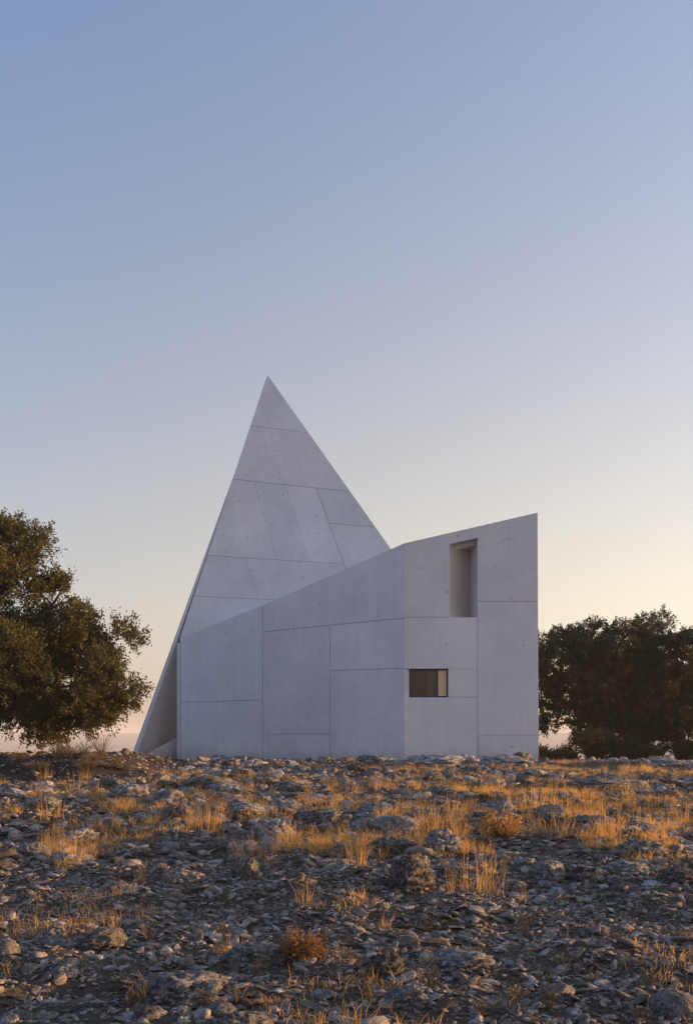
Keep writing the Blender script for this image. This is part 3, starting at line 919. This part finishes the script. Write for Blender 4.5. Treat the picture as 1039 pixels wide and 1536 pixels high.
def oak(name, label, base, lobes, n_sprig, per, size, mat, trunk_r, seed, group=None, clump=1.0, fork=.35):
    r_ = np.random.default_rng(seed); rs = random.Random(seed)
    t = empty(name, base); tag(t, label, "tree" if trunk_r > .08 else "shrub", group)
    v, f = crown_points(lobes, n_sprig, per, size, r_, clump=clump)
    me = mesh_np("crown", v - np.array(base), f)
    link("crown", me, mat, t)
    bm = bmesh.new()
    cz = np.mean([l[0][2] for l in lobes]) - base[2]
    cxy = Vector((np.mean([l[0][0] for l in lobes]) - base[0], np.mean([l[0][1] for l in lobes]) - base[1], 0))
    top = Vector((cxy.x * .25, cxy.y * .25, cz * fork * 1.3))
    tube(bm, [(0, 0, -.3), (0, 0, .15), top * .5 + Vector((.06, 0, 0)), top], [trunk_r * 1.5, trunk_r * 1.1, trunk_r * .9, trunk_r * .8], 10)
    for (c, rx, ry, rz) in lobes:
        g = Vector(c) - Vector(base)
        mid = top.lerp(g, .5) + Vector((rs.uniform(-.3, .3), rs.uniform(-.3, .3), rs.uniform(.0, .4)))
        tube(bm, [top * .92, top.lerp(mid, .5), mid, mid.lerp(g, .6), g], [trunk_r * .55, trunk_r * .42, trunk_r * .3, trunk_r * .2, trunk_r * .1], 6)
        for _ in range(5):
            e = g + Vector((rs.uniform(-1, 1) * rx, rs.uniform(-1, 1) * ry, rs.uniform(-.5, 1) * rz)) * .8
            st = mid.lerp(g, rs.uniform(.2, 1))
            tube(bm, [st, st.lerp(e, .5) + Vector((0, 0, rs.uniform(-.1, .15))), e], [trunk_r * .12, trunk_r * .08, trunk_r * .03], 5)
    me = bpy.data.meshes.new("trunk"); bm.to_mesh(me); bm.free()
    link("trunk", me, BARK, t, smooth=True)
    return t

def lobes_at(Y, rows):
    out = []
    for (px, py, rx, ry, dy) in rows:
        q = P(px, py, Y); s = Y / F_PX
        out.append(((q.x, Y + dy, q.z), rx * s, (rx + ry) * .5 * s, ry * s))
    return out

YL = 26.0
LL = lobes_at(YL, [(28, 814, 54, 42, .2), (-5, 895, 70, 66, -.6), (4, 808, 42, 32, .3), (78, 900, 38, 46, .3), (112, 945, 52, 50, .3), (168, 962, 38, 38, .4), (181, 1035, 42, 38, -.2), (118, 1030, 66, 52, -.7), (160, 1078, 42, 22, -.2),
                   (40, 1000, 66, 66, -1.2), (30, 1080, 74, 38, -.6), (90, 1085, 60, 26, .6), (75, 1050, 60, 40, .2), (140, 1060, 50, 36, .4), (120, 1000, 56, 40, .8), (60, 950, 70, 70, 1.4), (-70, 850, 84, 76, .6), (-80, 950, 110, 100, -.8), (-60, 1060, 110, 56, -1.0), (-70, 980, 120, 110, 1.8),
                   (-190, 880, 100, 90, .2), (-230, 980, 90, 90, 0), (-190, 1060, 90, 50, .4)])
xb_ = P(-70, 1100, YL).x
oak("holm_oak", "large sunlit holm oak with a ragged crown cut by the left edge of the photo", (xb_, YL, tz(xb_, YL)), LL, 11500, 26, .085, LEAF, .32, 21, clump=.86)

YR = 46.0
RL = lobes_at(YR, [(842, 985, 46, 46, 0), (880, 968, 48, 38, .6), (930, 978, 54, 44, -.4), (984, 968, 44, 48, .4), (1030, 1000, 50, 50, -.3), (850, 1050, 44, 38, -.3), (905, 1040, 62, 62, -.9), (970, 1050, 62, 60, -.6), (1030, 1065, 56, 54, .2),
                   (1085, 1010, 50, 60, .3), (1090, 1080, 56, 54, -.2), (940, 1010, 80, 60, 1.4), (1020, 1040, 60, 60, 1.5), (880, 1085, 26, 30, 0), (930, 1100, 58, 36, -.6), (990, 1110, 50, 28, -.2), (820, 1040, 30, 44, .6), (790, 1000, 40, 50, 1.2), (824, 1088, 10, 20, 0)])
xr = P(950, 1100, YR).x
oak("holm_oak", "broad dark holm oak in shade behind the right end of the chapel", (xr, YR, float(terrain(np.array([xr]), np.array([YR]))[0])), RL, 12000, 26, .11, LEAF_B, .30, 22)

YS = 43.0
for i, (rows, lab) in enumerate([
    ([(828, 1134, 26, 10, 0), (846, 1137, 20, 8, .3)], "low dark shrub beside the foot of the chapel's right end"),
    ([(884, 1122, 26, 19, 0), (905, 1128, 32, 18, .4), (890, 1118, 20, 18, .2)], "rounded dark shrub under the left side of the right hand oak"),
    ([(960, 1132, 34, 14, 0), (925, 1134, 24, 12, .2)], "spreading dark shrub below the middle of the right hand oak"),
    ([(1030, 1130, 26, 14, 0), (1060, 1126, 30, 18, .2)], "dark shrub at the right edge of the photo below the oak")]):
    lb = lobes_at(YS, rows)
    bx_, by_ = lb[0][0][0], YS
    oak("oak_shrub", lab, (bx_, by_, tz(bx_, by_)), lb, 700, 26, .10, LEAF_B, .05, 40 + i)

# ------------------------------------------------------------------ small bushes and weeds
def bush(name, label, cat, x, y, wd, ht, n, leafsize, lm, seed, leafy=12):
    r_ = np.random.default_rng(seed)
    z0_ = tz(x, y)
    t = empty(name, (x, y, z0_)); tag(t, label, cat)
    bm = bmesh.new(); cen, nor = [], []
    for _ in range(n):
        a = r_.uniform(0, 6.28); s = r_.uniform(.2, 1) ** .7
        e = Vector((math.cos(a) * wd / 2 * s, math.sin(a) * wd / 2 * s, ht * r_.uniform(.45, 1.0) * (1 - .35 * s * s)))
        mid = e * .5 + Vector((r_.normal(0, .03), r_.normal(0, .03), .03))
        tube(bm, [(e.x * .08, e.y * .08, -.02), mid, e], [.005, .004, .002], 4)
        for _k in range(leafy):
            q = mid.lerp(e, r_.uniform(-.3, 1.05)); cen.append((q.x + r_.normal(0, .02), q.y + r_.normal(0, .02), q.z + r_.normal(0, .02))); nor.append(tuple(e.normalized()))
    me = bpy.data.meshes.new("stems"); bm.to_mesh(me); bm.free(); link("stems", me, STALK, t)
    if leafy:
        v, f = leaves(np.array(cen), np.array(nor), leafsize, r_)
        link("foliage", mesh_np("foliage", v, f), lm, t)
    return t
x, y, s = gp(455, 1452); bush("thorn_shrub", "low rust brown dry thorn shrub beside the pale ragged boulder", "shrub", x, y, 76 / s, 40 / s, 130, .022, RUST, 61, 14)
x, y, s = gp(752, 1262); bush("amber_bush", "small amber leaved dry bush glowing among the golden grass", "bush", x, y, 66 / s, 52 / s, 90, .035, AMBER, 62, 14)
for i, (px, py, wp, hp) in enumerate([(105, 1146, 46, 30), (152, 1146, 50, 40), (84, 1146, 30, 22), (128, 1148, 40, 26)]):
    x, y, s = gp(px, py); y = 24.2; x = (px - CX) * y / F_PX; s = F_PX / y
    bush("dry_weed", ["spiky brown dry weed on the dark bank under the left oak", "tallest dry weed on the dark bank beside the concrete fin",
                      "shortest brown weed on the dark bank, leftmost of the dry weeds", "thin dry weed between two taller weeds on the dark bank"][i], "weed", x, y, wp / s, hp / s * 1.15, 46, .02, STALK, 70 + i, 5)
r3 = random.Random(8)
for i in range(16):
    y = r3.uniform(22.0, 24.6); x = (r3.uniform(8, 196) - CX) * y / F_PX
    t = bush("dry_weed", "low tangled brown scrub growing on the dark bank below the left oak", "weed", x, y, r3.uniform(.5, .9), r3.uniform(.16, .34), 60, .02, STALK, 300 + i, 4)
    t["group"] = "brown scrub on the dark bank"
r2 = random.Random(5)
for i in range(26):
    px, py = r2.uniform(10, 1030), r2.uniform(1380, 1530)
    x, y, s = gp(px, py)
    t = bush("dry_weed", "small withered straw coloured weed sprouting from the foreground gravel", "weed", x, y, r2.uniform(.10, .22), r2.uniform(.12, .26), 9, .014, STALK, 90 + i, 1)
    t["group"] = "small withered weeds in the foreground gravel"

# ------------------------------------------------------------------ haze: pale air all round the place
HZ = 9200.0
bm = bmesh.new()
box_bm(bm, [(-HZ, -HZ, -60), (HZ, -HZ, -60), (HZ, HZ, -60), (-HZ, HZ, -60), (-HZ, -HZ, 40), (HZ, -HZ, 40), (HZ, HZ, 40), (-HZ, HZ, 40)])
hm = bpy.data.materials.new("haze"); hm.use_nodes = True
hm.node_tree.nodes.clear()
ho = hm.node_tree.nodes.new("ShaderNodeOutputMaterial"); hv = hm.node_tree.nodes.new("ShaderNodeVolumePrincipled")
hv.inputs["Color"].default_value = (.97, .97, .97, 1); hv.inputs["Density"].default_value = .0004; hv.inputs["Anisotropy"].default_value = 0.0
hm.node_tree.links.new(hv.outputs[0], ho.inputs["Volume"])
hz = finish("haze", bm, [hm], None, Vector((0, 0, 0)))
tag(hz, None, None, kind="stuff")
